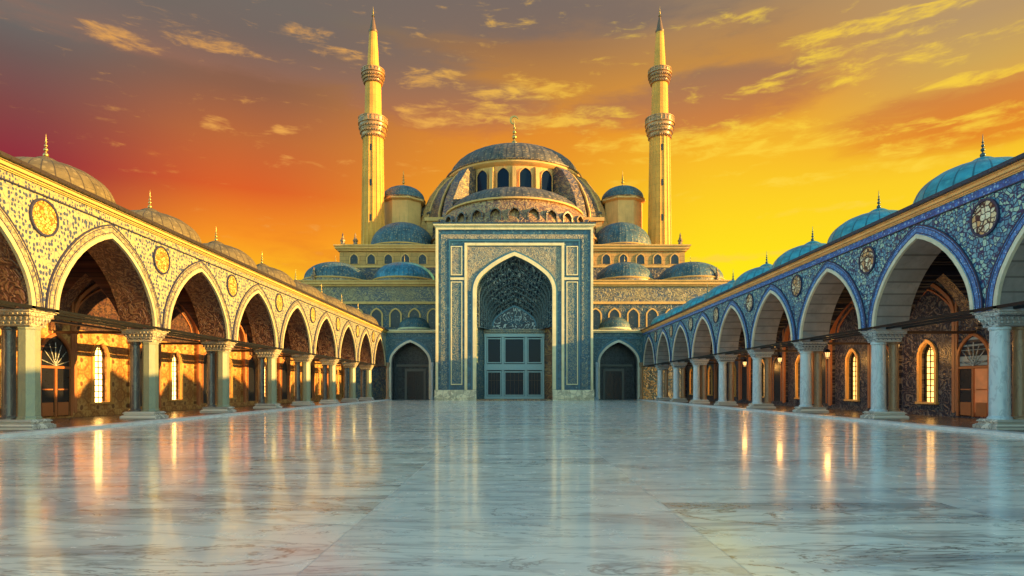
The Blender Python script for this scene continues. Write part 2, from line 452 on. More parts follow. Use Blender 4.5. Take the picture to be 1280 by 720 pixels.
def dome_prof(r, h, n=14, tip=.0):
    return [(r*math.cos(PI/2*i/n) if i < n else .02, h*math.sin(PI/2*i/n)**.96) for i in range(n+1)]
def ribmod(n, amp=.012):
    return lambda t, r, z: 1+amp*max(0, math.cos(n*t))**6

def make_dome(name, loc, r, h, material, parent, ribs=24, drum=None, finial=None, fmat='gold finial', rim='cream stone', rimh=.25):
    x, y, z = loc
    mb = MB()
    if drum: z0 = z
    mb.lathe(dome_prof(r, h, 16), (x, y, z+rimh), ribs*6 if ribs*6 <= 240 else 240, mod=ribmod(ribs))
    d = mb.build(name, material, parent, loc=(x, y, z), smooth=40)
    rm = MB(); rm.lathe([(r*1.0, -.02), (r*1.05, .02), (r*1.06, rimh*.6), (r*1.02, rimh), (r*.97, rimh+.02)], (x, y, z), 64)
    rm.build('dome_rim', rim, d, loc=(x, y, z))
    if finial: make_finial((x, y, z+rimh+h), finial, fmat, d)
    return d

def make_finial(loc, H, material, parent, crescent=False):
    k = H; p = [(.16*k, -.06*k), (.13*k, .02*k), (.05*k, .06*k), (.035*k, .16*k)]
    for (zc, rr) in ((.26, .085), (.44, .065), (.58, .05), (.70, .035)):
        for i in range(5):
            t = -PI/2*.8 + PI*.8*i/4; p.append((rr*k*math.cos(t)+.004*k, (zc+rr*math.sin(t))*k))
    p += [(.016*k, .76*k), (.012*k, .9*k), (.002, 1.0*k)]
    mb = MB(); mb.lathe(p, loc, 14)
    if crescent:
        x, y, z = loc; c = (x, y, z+.93*k); pts = []
        for i in range(15):
            t = R(-60)+R(300)*i/14+R(0); w = .05*k*math.sin(PI*i/14)+.004
            pts.append((t+PI/2+R(30)-R(60), w))
        for (t1, w1), (t2, w2) in zip(pts, pts[1:]):
            def P(t, w, s): rr = .11*k+s*w*.5; return (c[0]+rr*math.cos(t), c[1], c[2]+rr*math.sin(t))
            for yy in (-.02*k, .02*k):
                q = [P(t1, w1, -1), P(t2, w2, -1), P(t2, w2, 1), P(t1, w1, 1)]
                mb.add([(a, b+yy, cc) for a, b, cc in q], [(0,1,2,3)])
    return mb.build('finial', material, parent, loc=loc, smooth=40)

# ------------------------------------------------------------------ constants
BAY = 7.39; Y0 = 22.2; YEND = Y0+8*BAY
FX = 17.2; CX = 18.0; BX = 18.8; WX = 22.4       # facade, column axis, back of arcade wall, gallery wall
ZF = .12                                         # gallery floor
ZC = 4.40                                        # top of capitals
AW, AH = 3.08, 3.6
ZT = 8.60; YS = Y0-3*BAY

# ------------------------------------------------------------------ ground & floor
m_ = MB(); m_.add([(-3000,-3000,-.06),(3000,-3000,-.06),(3000,3000,-.06),(-3000,3000,-.06)], [(0,1,2,3)])
tag(m_.build('ground', 'ground earth', smooth=0), kind='structure')
m_ = MB(); m_.add([(-16.4,-12,0),(16.4,-12,0),(16.4,YEND+3.4,0),(-16.4,YEND+3.4,0)], [(0,1,2,3)])
m_.add([(-16.4,-12,-.05),(16.4,-12,-.05),(16.4,YEND+3.4,-.05),(-16.4,YEND+3.4,-.05)], [(3,2,1,0)])
tag(m_.build('courtyard_floor', 'marble floor', smooth=0), kind='structure')
for s in (-1, 1):
    m_ = MB(); m_.box((s*16.4, -12, -.05), (s*17.0, YEND, .115)); m_.box((s*17.0, -12, -.05), (s*24.2, YEND, ZF), 1)
    tag(m_.build('pavement', ['kerb stone', 'gallery floor'], smooth=0), kind='structure')

# ------------------------------------------------------------------ arcades
def capital_mesh(mb, x, y, s):
    # flared block with three rows of little brackets, x is the axis of the pair
    def ring(hx, hy, z): return [(x-hx, y-hy, z), (x+hx, y-hy, z), (x+hx, y+hy, z), (x-hx, y+hy, z)]
    levels = [(.58, .36, 3.82), (.61, .39, 3.86), (.58, .37, 3.90), (.63, .44, 4.04), (.70, .53, 4.17), (.74, .575, 4.2), (.74, .575, 4.31), (.80, .64, 4.34), (.80, .64, ZC)]
    vs, fs = [], []
    for l in levels: vs += ring(*l)
    for k in range(len(levels)-1):
        for i in range(4):
            fs.append((k*4+i, k*4+(i+1) % 4, k*4+4+(i+1) % 4, k*4+4+i))
    fs += [(3,2,1,0), tuple(len(vs)-4+i for i in range(4))]
    mb.add(vs, fs)
    for (hx, hy, z, n, sz) in ((.61, .41, 3.97, 6, .055), (.68, .50, 4.11, 7, .06), (.75, .59, 4.255, 9, .035)):
        for i in range(n):
            t = -1+2*(i+.5)/n
            for (px, py) in ((x+t*hx, y-hy), (x-s*hx, y+t*hy), (x+s*hx, y+t*hy)):
                mb.lathe([(.002, -sz*1.4), (sz*.8, -sz*.3), (sz, sz*.5), (.002, sz*1.2)], (px, py, z), 6)

def arcade(s, name, label, M):
    root = tag(empty(name, (s*CX, YS, 0)), label, 'arcade')
    T = lambda u, w, z: (s*w, u, z)
    # --- front wall: one mesh; opening per bay
    wall = MB(); ks = range(-3, 8)
    for k in ks:
        ya = Y0+k*BAY
        arch_wall(wall, T, ya, ya+BAY, ZC, ZT, ya+BAY/2, AW, AH, ZC, FX, BX, (0, 1), 16)
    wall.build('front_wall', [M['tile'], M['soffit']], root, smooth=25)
    # archivolts
    for k in ks:
        yc = Y0+k*BAY+BAY/2
        mb = MB()
        arch_band(mb, T, yc, AW, AH, ZC, -.02, .15, FX-.10, FX+.02, 0)
        av = mb.build('archivolt', M['arch_edge'], root, loc=(s*FX, yc, ZC), smooth=25)
        mb = MB(); arch_band(mb, T, yc, AW, AH, ZC, .15, .50, FX-.06, FX+.02, 0)
        arch_band(mb, T, yc, AW, AH, ZC, .20, .225, FX-.075, FX-.05, 1); arch_band(mb, T, yc, AW, AH, ZC, .42, .445, FX-.075, FX-.05, 1)
        mb.build('mosaic_band', [M['arch_band'], 'dark line'], av, loc=(s*FX, yc, ZC), smooth=25)
        mb = MB(); arch_band(mb, T, yc, AW, AH, ZC, .50, .555, FX-.075, FX+.02, 0)
        mb.build('outline', 'dark line', av, loc=(s*FX, yc, ZC), smooth=25)
    # cornice
    YA, YB = YS, YEND
    mb = MB(); mb.box((s*(FX-.07), YA, 8.60), (s*(FX+.3), YB, 8.64)); mb.build('string_course', 'dark line', root)
    mb = MB(); mb.box((s*(FX-.03), YA, 8.64), (s*(FX+.3), YB, 8.93)); mb.build('frieze', M['frieze'], root)
    mb = MB()
    for (x0, z0, z1) in ((.10, 8.93, 8.97), (.16, 8.97, 9.03), (.26, 9.03, 9.15), (.34, 9.15, 9.19)):
        mb.box((s*(FX-x0), YA, z0), (s*(FX+.3), YB, z1))
    mb.build('cornice', M['cornice'], root)
    mb = MB()
    for i in range(int((YB-YA)/.42)):
        yy = YA+i*.42; mb.box((s*(FX-.50), yy, 9.192), (s*(FX+.3), yy+.40, 9.25+.008*(i % 2)))
    mb.box((s*(FX-.46), YA, 9.262), (s*24.2, YB, 9.34)); 
    mb.build('eave', M['eave'], root)
    # columns
    proto = None; pm = None
    mb = MB(); cx, cy = s*CX, Y0
    xs = s*17.72; xi = s*18.46
    if M['oct']:
        prof = [(.40, .45), (.40, .52), (.355, .58), (.345, 3.70), (.37, 3.75), (.37, 3.83)]
        mb.lathe(prof, (xs, cy, 0), 8, rot=PI/8)
    else:
        prof = [(.39, .45), (.39, .51), (.33, .58), (.325, 1.6), (.305, 3.68), (.35, 3.73), (.35, 3.78), (.33, 3.83)]
        mb.lathe(prof, (xs, cy, 0), 32)
    c0 = mb.build('column', M['shaft'], root, loc=(cx, cy, 0), smooth=35 if not M['oct'] else 20)
    mb = MB(); mb.lathe([(.28, .45), (.28, .52), (.22, .58), (.21, 3.7), (.26, 3.75), (.26, 3.83)], (xi, cy, 0), 20)
    mb.build('rear_shaft', M['rear'], c0, loc=(cx, cy, 0))
    mb = MB(); capital_mesh(mb, cx, cy, s); mb.build('capital', M['capital'], c0, loc=(cx, cy, 0))
    mb = MB()
    for (hx, hy, z0, z1) in ((.84, .58, ZF, .25), (.79, .53, .25, .29), (.72, .46, .29, .37), (.76, .50, .37, .42), (.71, .45, .42, .46)):
        vv = []
        for zz, e in ((z0, 0), (z1-.02, 0), (z1, .02)):
            vv += [(cx-hx+e, cy-hy+e, zz), (cx+hx-e, cy-hy+e, zz), (cx+hx-e, cy+hy-e, zz), (cx-hx+e, cy+hy-e, zz)]
        mb.add(vv, [(3,2,1,0), (8,9,10,11)] + [(k*4+i, k*4+(i+1) % 4, k*4+4+(i+1) % 4, k*4+4+i) for k in (0, 1) for i in range(4)])
    mb.build('base', 'base stone', c0, loc=(cx, cy, 0), smooth=20)
    for k in range(-2, 9):
        if k == 0: continue
        if k == 8: continue
        copy_tree(c0, (cx, Y0+k*BAY, 0), root)
    # medallions
    mb = MB(); n = 40
    def disc(mb, r0, r1, w, mi=0, y=Y0, z=7.82):
        if r0 == 0: mb.add([(s*w, y+r1*math.cos(2*PI*i/n), z+r1*math.sin(2*PI*i/n)) for i in range(n)], [tuple(range(n))], mi)
        ring = []
    def ringm(mb, r0, r1, w0, w1, y=Y0, z=7.82):
        vs = []
        for (r, w) in ((r0, w1), (r0, w0), (r1, w0), (r1, w1)):
            vs += [(s*w, y+r*math.cos(2*PI*i/n), z+r*math.sin(2*PI*i/n)) for i in range(n)]
        mb.add(vs, [(j*n+i, j*n+(i+1) % n, (j+1)*n+(i+1) % n, (j+1)*n+i) for j in range(3) for i in range(n)])
    disc(mb, 0, .62, FX-.045); 
    md = mb.build('medallion', M['medal'], root, loc=(s*FX, Y0, 7.82), smooth=30)
    mb = MB(); ringm(mb, .60, .68, FX-.08, FX+.01); mb.build('medallion_rim', 'dark line', md, loc=(s*FX, Y0, 7.82), smooth=30)
    if s > 0:
        for ch in md.children: pass
    for k in range(-2, 8):
        if k: copy_tree(md, (s*FX, Y0+k*BAY, 7.82), root)
    # roof domes
    dm = make_dome('dome', (s*19.95, Y0+BAY/2, 9.25), 2.55, 1.72, M['dome'], root, 20, finial=1.25, fmat=M['fin'], rim=M['rim'], rimh=.22)
    mb = MB(); mb.lathe([(.62, -.12), (.5, .05), (.3, .17), (.12, .24)], (s*19.95, Y0+BAY/2, 9.25+1.94), 20)
    mb.build('dome_cap', M['dome'], dm, loc=(s*19.95, Y0+BAY/2, 9.25))
    for k in range(-3, 8):
        if k: copy_tree(dm, (s*19.95, Y0+k*BAY+BAY/2, 9.25), root)
    # ceiling & outer wall & ends
    mb = MB(); mb.box((s*(BX-.01), YA, 8.50), (s*24.2, YB, 8.62)); mb.build('ceiling', M['ceil'], root)
    mb = MB(); mb.box((s*23.5, YA, ZF), (s*24.0, YB, 9.25)); mb.box((s*18.9, YA-.5, ZF), (s*24.0, YA, 9.25)); mb.build('outer_wall', 'cream stone', root)
    # gallery back wall
    bw = MB(); low = MB(); 
    for k in ks:
        ya = Y0+k*BAY; yc = ya+BAY/2
        arch_wall(bw, T, ya, ya+BAY, 5.0, 8.5, yc, 2.3, 2.15, 5.25, WX, WX+.28, (0, 1), 12, back=False)
        for (a, b) in ((ya, yc-2.3), (yc+2.3, ya+BAY)):
            low.box((s*WX, a, ZF), (s*(WX+.3), b, 5.0))
        arch_face(bw, T, yc, 2.3, 2.15, 5.25, 4.6, WX+.27, 2)
        low.box((s*(WX-.05), ya, ZF), (s*(WX+.02), ya+BAY, .42))
        # recess wall with window opening
        arch_wall(low, T, yc-2.3, yc+2.3, ZF+.9-.2, 4.62, yc, .62, .75, 3.35, WX+.25, WX+.75, (0, 0), 10, back=False)
        low.box((s*(WX+.25), yc-2.3, ZF), (s*(WX+.7), yc+2.3, ZF+.7))
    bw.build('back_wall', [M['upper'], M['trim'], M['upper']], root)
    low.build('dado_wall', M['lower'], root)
    for k in ks:
        yc = Y0+k*BAY+BAY/2
        mb = MB(); arch_band(mb, T, yc, 2.3, 2.15, 5.25, -.03, .16, WX-.10, WX+.05, 0, legs=4.9)
        arch_band(mb, T, yc, 2.3, 2.15, 5.25, -.42, -.34, WX+.18, WX+.29, 0)
        mb.build('blind_arch', M['trim'], root, loc=(s*WX, yc, 5.25))
    # windows
    w0 = MB(); yc = Y0+BAY/2
    arch_band(w0, T, yc, .62, .75, 3.35, -.02, .16, WX+.14, WX+.30, 0, legs=2.6, n=10)
    w0.box((s*(WX+.08), yc-.85, .72), (s*(WX+.30), yc+.85, .83))
    wn = w0.build('window', M['wframe'], root, loc=(s*WX, yc, 0))
    mb = MB(); arch_face(mb, T, yc, .63, .76, 3.35, .82, WX+.62); mb.build('pane', M['pane'], wn, loc=(s*WX, yc, 0))
    mb = MB()
    for i in range(9): mb.box((s*(WX+.50), yc-.62, 1.05+i*.33), (s*(WX+.54), yc+.62, 1.10+i*.33))
    for dy in (-.21, .21): mb.box((s*(WX+.51), yc+dy-.022, .83), (s*(WX+.55), yc+dy+.022, 4.0))
    arch_band(mb, T, yc, .62, .75, 3.35, -.09, 0, WX+.48, WX+.56, 0, legs=2.5, n=10)
    mb.build('grille', 'iron' if s > 0 else 'dark timber', wn, loc=(s*WX, yc, 0))
    for k in range(-2, 8):
        if k: copy_tree(wn, (s*WX, Y0+k*BAY+BAY/2, 0), root)
    # panels opposite columns / door
    for k in range(-2, 8):
        y = Y0+k*BAY
        if k == 1:
            mb = MB()
            arch_band(mb, T, y, .95, 1.05, 3.1, 0, .14, WX-.12, WX-.002, 0, legs=2.9, n=12)
            mb.box((s*(WX-.11), y-.95, 2.55), (s*(WX-.02), y+.95, 2.67)); mb.box((s*(WX-.11), y-.06, .2), (s*(WX-.02), y+.06, 2.55))
            d = mb.build('door', 'copper door', root, loc=(s*WX, y, 0))
            mb = MB(); arch_face(mb, T, y, .94, 1.04, 3.1, 2.6, WX-.03); mb.build('fanlight', 'tympanum' if s > 0 else 'dark opening', d, loc=(s*WX, y, 0))
            mb = MB()
            for i in range(7):
                t = PI*(i+.5)/7; mb.bar((s*(WX-.07), y, 2.68), (s*(WX-.07), y+.9*math.cos(t), 2.68+1.15*math.sin(t)), .022, 6)
            mb.build('fan_tracery', 'capital white', d, loc=(s*WX, y, 0))
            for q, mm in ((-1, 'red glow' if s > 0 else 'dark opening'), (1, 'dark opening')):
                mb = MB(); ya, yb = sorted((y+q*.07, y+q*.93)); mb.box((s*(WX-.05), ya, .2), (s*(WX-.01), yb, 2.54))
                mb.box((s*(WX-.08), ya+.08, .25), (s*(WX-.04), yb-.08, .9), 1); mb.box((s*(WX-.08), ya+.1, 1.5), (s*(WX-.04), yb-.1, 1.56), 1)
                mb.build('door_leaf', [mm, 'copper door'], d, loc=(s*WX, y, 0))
        else:
            mb = MB(); arch_band(mb, T, y, .72, .85, 3.4, 0, .10, WX-.07, WX-.002, 0, legs=2.9, n=10)
            p = mb.build('wall_niche', M['trim'], root, loc=(s*WX, y, 0))
            mb = MB(); arch_face(mb, T, y, .71, .84, 3.4, .5, WX-.02); mb.build('niche_panel', M['niche'], p, loc=(s*WX, y, 0))
        # pilaster strips beside
        for q in (-1, 1):
            mb = MB(); mb.box((s*(WX-.08), y+q*1.16-.07, .42), (s*(WX+.02), y+q*1.16+.07, 8.5)); mb.build('pilaster', M['trim'], root)
    # transverse arches + tie beams
    U = lambda yk: (lambda u, w, z: (s*u, w, z))
    for k in range(-2, 8):
        y = Y0+k*BAY
        mb = MB(); arch_wall(mb, U(y), BX, WX, ZC, 8.5, (BX+WX)/2, (WX-BX)/2-.12, 2.6, ZC+.1, y-.38, y+.38, (0, 1), 12)
        mb.box((s*(BX), y-.3, ZC-.02), (s*(BX+.14), y+.3, ZC+.02))
        mb.build('transverse_arch', [M['upper'], 'soffit red' if s < 0 else M['upper']], root)
        mb = MB(); mb.box((s*BX, y-.07, ZC-.16), (s*WX, y+.07, ZC-.03)); mb.build('tie_beam', 'dark timber', root)
    mb = MB()
    mb.box((s*(FX-.0), YA, ZC+.02), (s*(FX-.10), YB, ZC+.13))
    for k in range(-3, 8):
        for (xx, zz) in ((s*17.75, ZC+.03), (s*18.5, ZC+.03)):
            mb.box((xx-.05, Y0+k*BAY+.6, zz-.03), (xx+.05, Y0+k*BAY+BAY-.6, zz+.07))
    mb.build('tie_rod', 'iron', root)
    if s < 0:   # dark timber shelf behind the columns
        mb = MB(); mb.add([(s*18.85, YA, 4.30), (s*19.9, YA, 4.42), (s*19.9, YA, 4.50), (s*18.85, YA, 4.40), (s*18.85, YB, 4.30), (s*19.9, YB, 4.42), (s*19.9, YB, 4.50), (s*18.85, YB, 4.40)],
                          [(0,1,2,3), (7,6,5,4), (0,4,5,1), (1,5,6,2), (2,6,7,3), (3,7,4,0)])
        mb.build('timber_canopy', 'dark timber', root)
    return root

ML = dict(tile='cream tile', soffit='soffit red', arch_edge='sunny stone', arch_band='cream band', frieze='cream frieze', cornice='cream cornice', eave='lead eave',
          oct=True, shaft='green shaft', rear='dark shaft', capital='capital cream', medal='gold medallion', dome='bronze dome', fin='gold finial', rim='cream stone',
          ceil='dark timber', upper='maroon tile', trim='copper trim', lower='glow tint wall', wframe='pale gold', pane='lit window', niche='dark opening')
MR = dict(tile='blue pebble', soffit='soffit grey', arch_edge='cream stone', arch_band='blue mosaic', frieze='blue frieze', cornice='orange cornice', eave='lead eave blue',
          oct=False, shaft='pale shaft', rear='rust shaft', capital='capital white', medal='ivory medallion', dome='teal dome', fin='dark finial', rim='teal dome',
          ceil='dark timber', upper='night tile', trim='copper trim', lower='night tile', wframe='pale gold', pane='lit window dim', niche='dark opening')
arcade(-1, 'arcade', 'sunlit cream tiled arcade with gold medallions and bronze domes, left of the courtyard', ML)
arcade(1, 'arcade', 'shaded blue mosaic arcade with teal domes and pale columns, right of the courtyard', MR)

# lanterns added in the bays to give the right gallery amber light
def lantern(s, x, y, z, parent_none=None):
    root = empty('added_lantern', (x, y, z))
    mb = MB(); mb.lathe([(.05, .34), (.10, .30), (.16, .22), (.20, .16), (.19, .13), (.20, .11)], (x, y, z), 8)
    for i in range(8):
        t = 2*PI*i/8; mb.bar((x+.185*math.cos(t), y+.185*math.sin(t), z+.12), (x+.12*math.cos(t), y+.12*math.sin(t), z-.24), .012, 5)
    mb.lathe([(.13, -.22), (.13, -.26), (.05, -.33), (.01, -.42)], (x, y, z), 8)
    mb.build('housing', 'iron', root)
    mb = MB(); mb.lathe([(.11, -.22), (.17, .10)], (x, y, z), 8); mb.build('glass', 'added lantern glass', root)
    mb = MB(); mb.bar((x, y, z+.33), (x, y, 8.5), .014, 5); mb.build('chain', 'iron', root)
    return root
ordn = ['nearest', 'second', 'third', 'fourth', 'fifth', 'sixth', 'seventh', 'eighth']
for s, side in ((1, 'right blue'),):
    p = None
    for k in range(0, 5):
        y = Y0+k*BAY+BAY/2+.5
        if p is None: p = o = lantern(s, s*21.2, y, 3.9)
        else: o = copy_tree(p, (s*21.2, y, 3.9))
        tag(o, 'small lantern added for light in the %s full bay of the %s arcade' % (ordn[k], side), 'lantern', 'lanterns added to light the right arcade')
        L = bpy.data.lights.new('added_lantern_light', 'POINT'); L.energy = 26; L.color = (1, .46, .10); L.shadow_soft_size = .15  # added point light to brighten the gallery bay
        lo = bpy.data.objects.new('added_lantern_light', L); col.objects.link(lo); lo.location = (s*21.2, y, 3.55); attach(lo, o)

# ------------------------------------------------------------------ portal
PY = 77.2; PH = 22.5; PW = 10.0
def portal():
    root = tag(empty('entrance_portal', (0, PY, 0)), 'tall blue tiled portal with cream pointed arch and glazed doors at the courtyard end', 'portal')
    T = lambda u, w, z: (u, w, z)
    mb = MB(); arch_wall(mb, T, -PW, PW, 1.35, PH-.5, 0, 4.85, 4.5, 13.9, PY, PY+1.2, (0, 1), 20)
    mb.box((-PW, PY+1.2, 0), (-5.3, PY+9, PH-.5)); mb.box((5.3, PY+1.2, 0), (PW, PY+9, PH-.5)); mb.box((-5.3, PY+1.2, 19), (5.3, PY+9, PH-.5))
    mb.box((-5.3, PY+5.5, 0), (5.3, PY+9, 19))
    mb.build('wall', ['portal ground', 'teal trim'], root)
    for a, b in ((-PW-.12, -4.85), (4.85, PW+.12)):
        mb = MB(); mb.box((a, PY-.25, 0), (b, PY+1.1, 1.05)); mb.box((a, PY-.18, 1.05), (b, PY+1.1, 1.36)); mb.box((a, PY-.32, .35), (b, PY-.2, .5))
        mb.build('plinth', 'plinth stone', root)
    mb = MB(); mb.box((-PW-.1, PY-.25, PH-.5), (PW+.1, PY+9, PH-.36)); mb.box((-PW-.25, PY-.42, PH-.36), (PW+.25, PY+9.1, PH-.12)); mb.build('cornice', 'portal trim', root)
    mb = MB(); mb.box((-PW-.32, PY-.5, PH-.12), (PW+.32, PY+9.2, PH+.02)); mb.build('coping', 'lead eave blue', root)
    # arch
    mb = MB(); arch_band(mb, T, 0, 4.85, 4.5, 13.9, -.03, .42, PY-.22, PY+.02, 0, legs=12.5, n=20)
    mb.build('archivolt', 'portal trim', root)
    mb = MB(); arch_band(mb, T, 0, 4.85, 4.5, 13.9, .42, .62, PY-.12, PY+.02, 0, legs=12.5, n=20); mb.build('archivolt', 'teal trim', root)
    # spandrel field
    P = arch_pts(4.85, 4.5, 20, .62)
    mb = MB(); P2 = [(-5.9, 0)] + P + [(5.9, 0)]
    for (ua, za), (ub, zb) in zip(P, P[1:]):
        mb.add([(ua, PY-.04, 13.9+za), (ub, PY-.04, 13.9+zb), (ub, PY-.04, 19.55), (ua, PY-.04, 19.55)], [(0,1,2,3)])
    for q in (-1, 1): mb.box((q*5.46, PY-.04, 13.9), (q*5.95, PY+.01, 19.55))
    mb.build('spandrel', 'portal tile', root)
    # trims: rectangular frames
    def frame(x0, x1, z0, z1, t, d, mm, name='trim'):
        mb = MB(); yb = PY+.015
        mb.box((x0, PY-d, z0), (x0+t, yb, z1)); mb.box((x1-t, PY-d, z0), (x1, yb, z1)); mb.box((x0+t, PY-d, z1-t), (x1-t, yb, z1))
        if z0 > 1.4: mb.box((x0+t, PY-d, z0), (x1-t, yb, z0+t))
        return mb.build(name, mm, root)
    frame(-PW+.02, PW-.02, 1.36, PH-.52, .30, .20, 'portal trim', 'outer_trim')
    frame(-8.3, 8.3, 1.365, 20.35, .16, .13, 'teal trim', 'middle_trim')
    frame(-6.32, 6.32, 1.37, 20.0, .34, .18, 'portal trim', 'inner_trim')
    # tile bands between
    mb = MB(); mb.box((-9.3, PY-.03, 20.55), (9.3, PY+.01, 21.1)); mb.build('tile_band', 'portal tile', root)
    for q in (-1, 1):
        mb = MB(); a, b = sorted((q*8.55, q*9.35)); mb.box((a, PY-.035, 1.5), (b, PY+.01, 20.5)); mb.build('tile_band', 'portal tile blue', root)
        for (z0, z1, mm) in ((15.9, 19.6, 'portal tile'), (2.0, 15.1, 'portal tile blue')):
            x0, x1 = sorted((q*6.62, q*8.05))
            frame(x0-.02, x1+.02, z0, z1, .12, .12, 'portal trim', 'panel_frame')
            mb = MB(); mb.box((x0+.11, PY-.045, z0+.12), (x1-.11, PY+.01, z1-.12)); mb.build('tile_panel', mm, root)
        mb = MB(); a, b = sorted((q*6.34, q*8.12)); mb.box((a, PY-.16, 15.3), (b, PY+.01, 15.62)); mb.build('string_course', 'portal trim', root)
    # muqarnas vault: stepped loft from front arch to inner arch
    N = 18; tiers = 9; yF, yB = PY+1.0, PY+4.6
    A = arch_pts(4.85, 4.5, N, 0, legs=4.4); B = arch_pts(2.9, 2.7, N, 0, legs=.5)
    A = [(u, 13.9+z) for u, z in A]; B = [(u, 9.9+z) for u, z in B]
    # split legs to more points
    def refine(Q, n):
        (u0, z0), (u1, z1) = Q[0], Q[1]; pre = [(u0+(u1-u0)*i/n, z0+(z1-z0)*i/n) for i in range(n)]
        post = [(-u, z) for u, z in pre][::-1]
        return pre + Q[1:-1] + post
    A = refine(A, 5); B = refine(B, 5); m = len(A)
    def prof(t):
        e = t**.9
        return [(ua*(1-e)+ub*e, za*(1-e)+zb*e) for (ua, za), (ub, zb) in zip(A, B)]
    mb = MB()
    for j in range(tiers):
        t0, t1 = j/tiers, (j+1)/tiers; y0 = yF+(yB-yF)*t0; y1 = yF+(yB-yF)*t1
        P0, P1 = prof(t0), prof(t1); sh = (j % 2)
        for i in range(m-1):
            a0, a1, b0, b1 = P0[i], P0[i+1], P1[i], P1[i+1]
            # tread (runs deeper at constant profile) then riser
            ca = ((a0[0]+a1[0])/2, (a0[1]+a1[1])/2); cb = ((b0[0]+b1[0])/2, (b0[1]+b1[1])/2)
            mb.add([(a0[0], y0, a0[1]), (a1[0], y0, a1[1]), (a1[0], y1-.12, a1[1]), (a0[0], y1-.12, a0[1])], [(0,1,2,3)], 0)
            mid = ((ca[0]+cb[0])/2, y1+.16, (ca[1]+cb[1])/2)
            v = [(a0[0], y1-.12, a0[1]), (a1[0], y1-.12, a1[1]), (b1[0], y1, b1[1]), (b0[0], y1, b0[1]), mid]
            mb.add(v, [(0,1,4), (1,2,4), (2,3,4), (3,0,4)], (i+j) % 2)
            mb.bar((a0[0], y1-.14, a0[1]), (b0[0], y1-.02, b0[1]), .045, 5, 2)
        for i in range(m-1):
            mb.bar((P0[i][0], y0-.02, P0[i][1]), (P0[i+1][0], y0-.02, P0[i+1][1]), .06, 5, 2)
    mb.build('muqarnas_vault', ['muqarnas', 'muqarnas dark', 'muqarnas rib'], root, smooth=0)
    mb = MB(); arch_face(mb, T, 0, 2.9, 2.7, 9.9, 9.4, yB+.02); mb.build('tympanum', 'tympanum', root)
    mb = MB(); arch_band(mb, T, 0, 2.9, 2.7, 9.9, -.1, .1, yB-.1, yB+.03, 0)
    for i in range(9):
        t = R(20+17.5*i); mb.bar((.5*math.cos(t), yB-.02, 10+.3*math.sin(t)), (2.2*math.cos(t), yB-.02, 10+2.0*math.sin(t)), .05, 5, 0, .015)
    mb.build('tympanum_tracery', 'teal trim', root)
    # lower niche walls; the right one's brown stands in for light on it
    for q, mm in ((-1, 'portal tile blue'), (1, 'brown mottle')):
        mb = MB(); mb.add([(q*4.85, PY+1.19, 0), (q*4.0, yB, 0), (q*4.0, yB, 9.6), (q*4.85, PY+1.19, 9.6)], [(0,1,2,3)])
        mb.add([(q*5.0, PY+1.19, 0), (q*5.0, yB, 0), (q*5.0, yB, 9.6), (q*5.0, PY+1.19, 9.6)], [(3,2,1,0)])
        mb.build('niche_wall', mm, root)
    mb = MB(); mb.add([(-4.85, PY+1.0, 9.5), (4.85, PY+1.0, 9.5), (4.0, yB, 9.5), (-4.0, yB, 9.5)], [(0,1,2,3)])
    # inner cornice over the screen
    mb = MB(); mb.box((-4.1, yB-.5, 9.05), (4.1, yB+.1, 9.3)); mb.box((-4.1, yB-.6, 9.3), (4.1, yB+.1, 9.5)); mb.box((-4.05, yB-.35, 8.85), (4.05, yB+.1, 9.05))
    mb.build('screen_cornice', 'portal tile', root)
    # screen
    mb = MB(); ys = yB-.3
    xsn = [-4.0, -1.45, 1.35, 4.0]; fw = .28
    for xx in (-3.86, -1.55, 1.55, 3.86): mb.box((xx-.14, ys-.12, .15), (xx+.14, ys+.14, 8.85))
    for z0, z1 in ((.15, .5), (4.0, 4.8), (8.45, 8.85)): mb.box((-4.02, ys-.16, z0), (4.02, ys+.16, z1))
    for xx in (-3.6, -1.82, -1.28, 1.28, 1.82, 3.6):
        mb.box((xx-.07, ys-.08, .55), (xx+.07, ys+.1, 3.9)); mb.box((xx-.07, ys-.08, 4.9), (xx+.07, ys+.1, 8.35))
    for (a, b) in ((-3.62, -1.8), (-1.3, 1.3), (1.8, 3.62)):
        for z in (.62, 3.75, 4.98, 8.2): mb.box((a, ys-.07, z-.06), (b, ys+.09, z+.08))
    sc = mb.build('door_screen', 'teal frame', root, loc=(0, ys, 0))
    for (a, b) in ((-3.66, -1.75), (-1.35, 1.35), (1.75, 3.66)):
        for (z0, z1) in ((.5, 3.95), (4.85, 8.4)):
            mb = MB(); mb.box((a, ys+.02, z0), (b, ys+.06, z1)); mb.build('glass_pane', 'dark glass', sc)
            if z0 < 1:
                mb = MB(); c = (a+b)/2; w = (b-a)/2-.25
                for xx in (c-w*.5, c, c+w*.5): mb.box((xx-.03, ys-.03, .7), (xx+.03, ys+.018, 3.6))
                mb.box((c-w, ys-.03, 2.6), (c+w, ys+.018, 2.66)); mb.build('glazing_bar', 'dark timber', sc)
    mb = MB(); mb.box((-4.84, PY-.1, 0), (4.84, yB, .15)); mb.build('threshold', 'brown mottle', root)
    return root
portal()

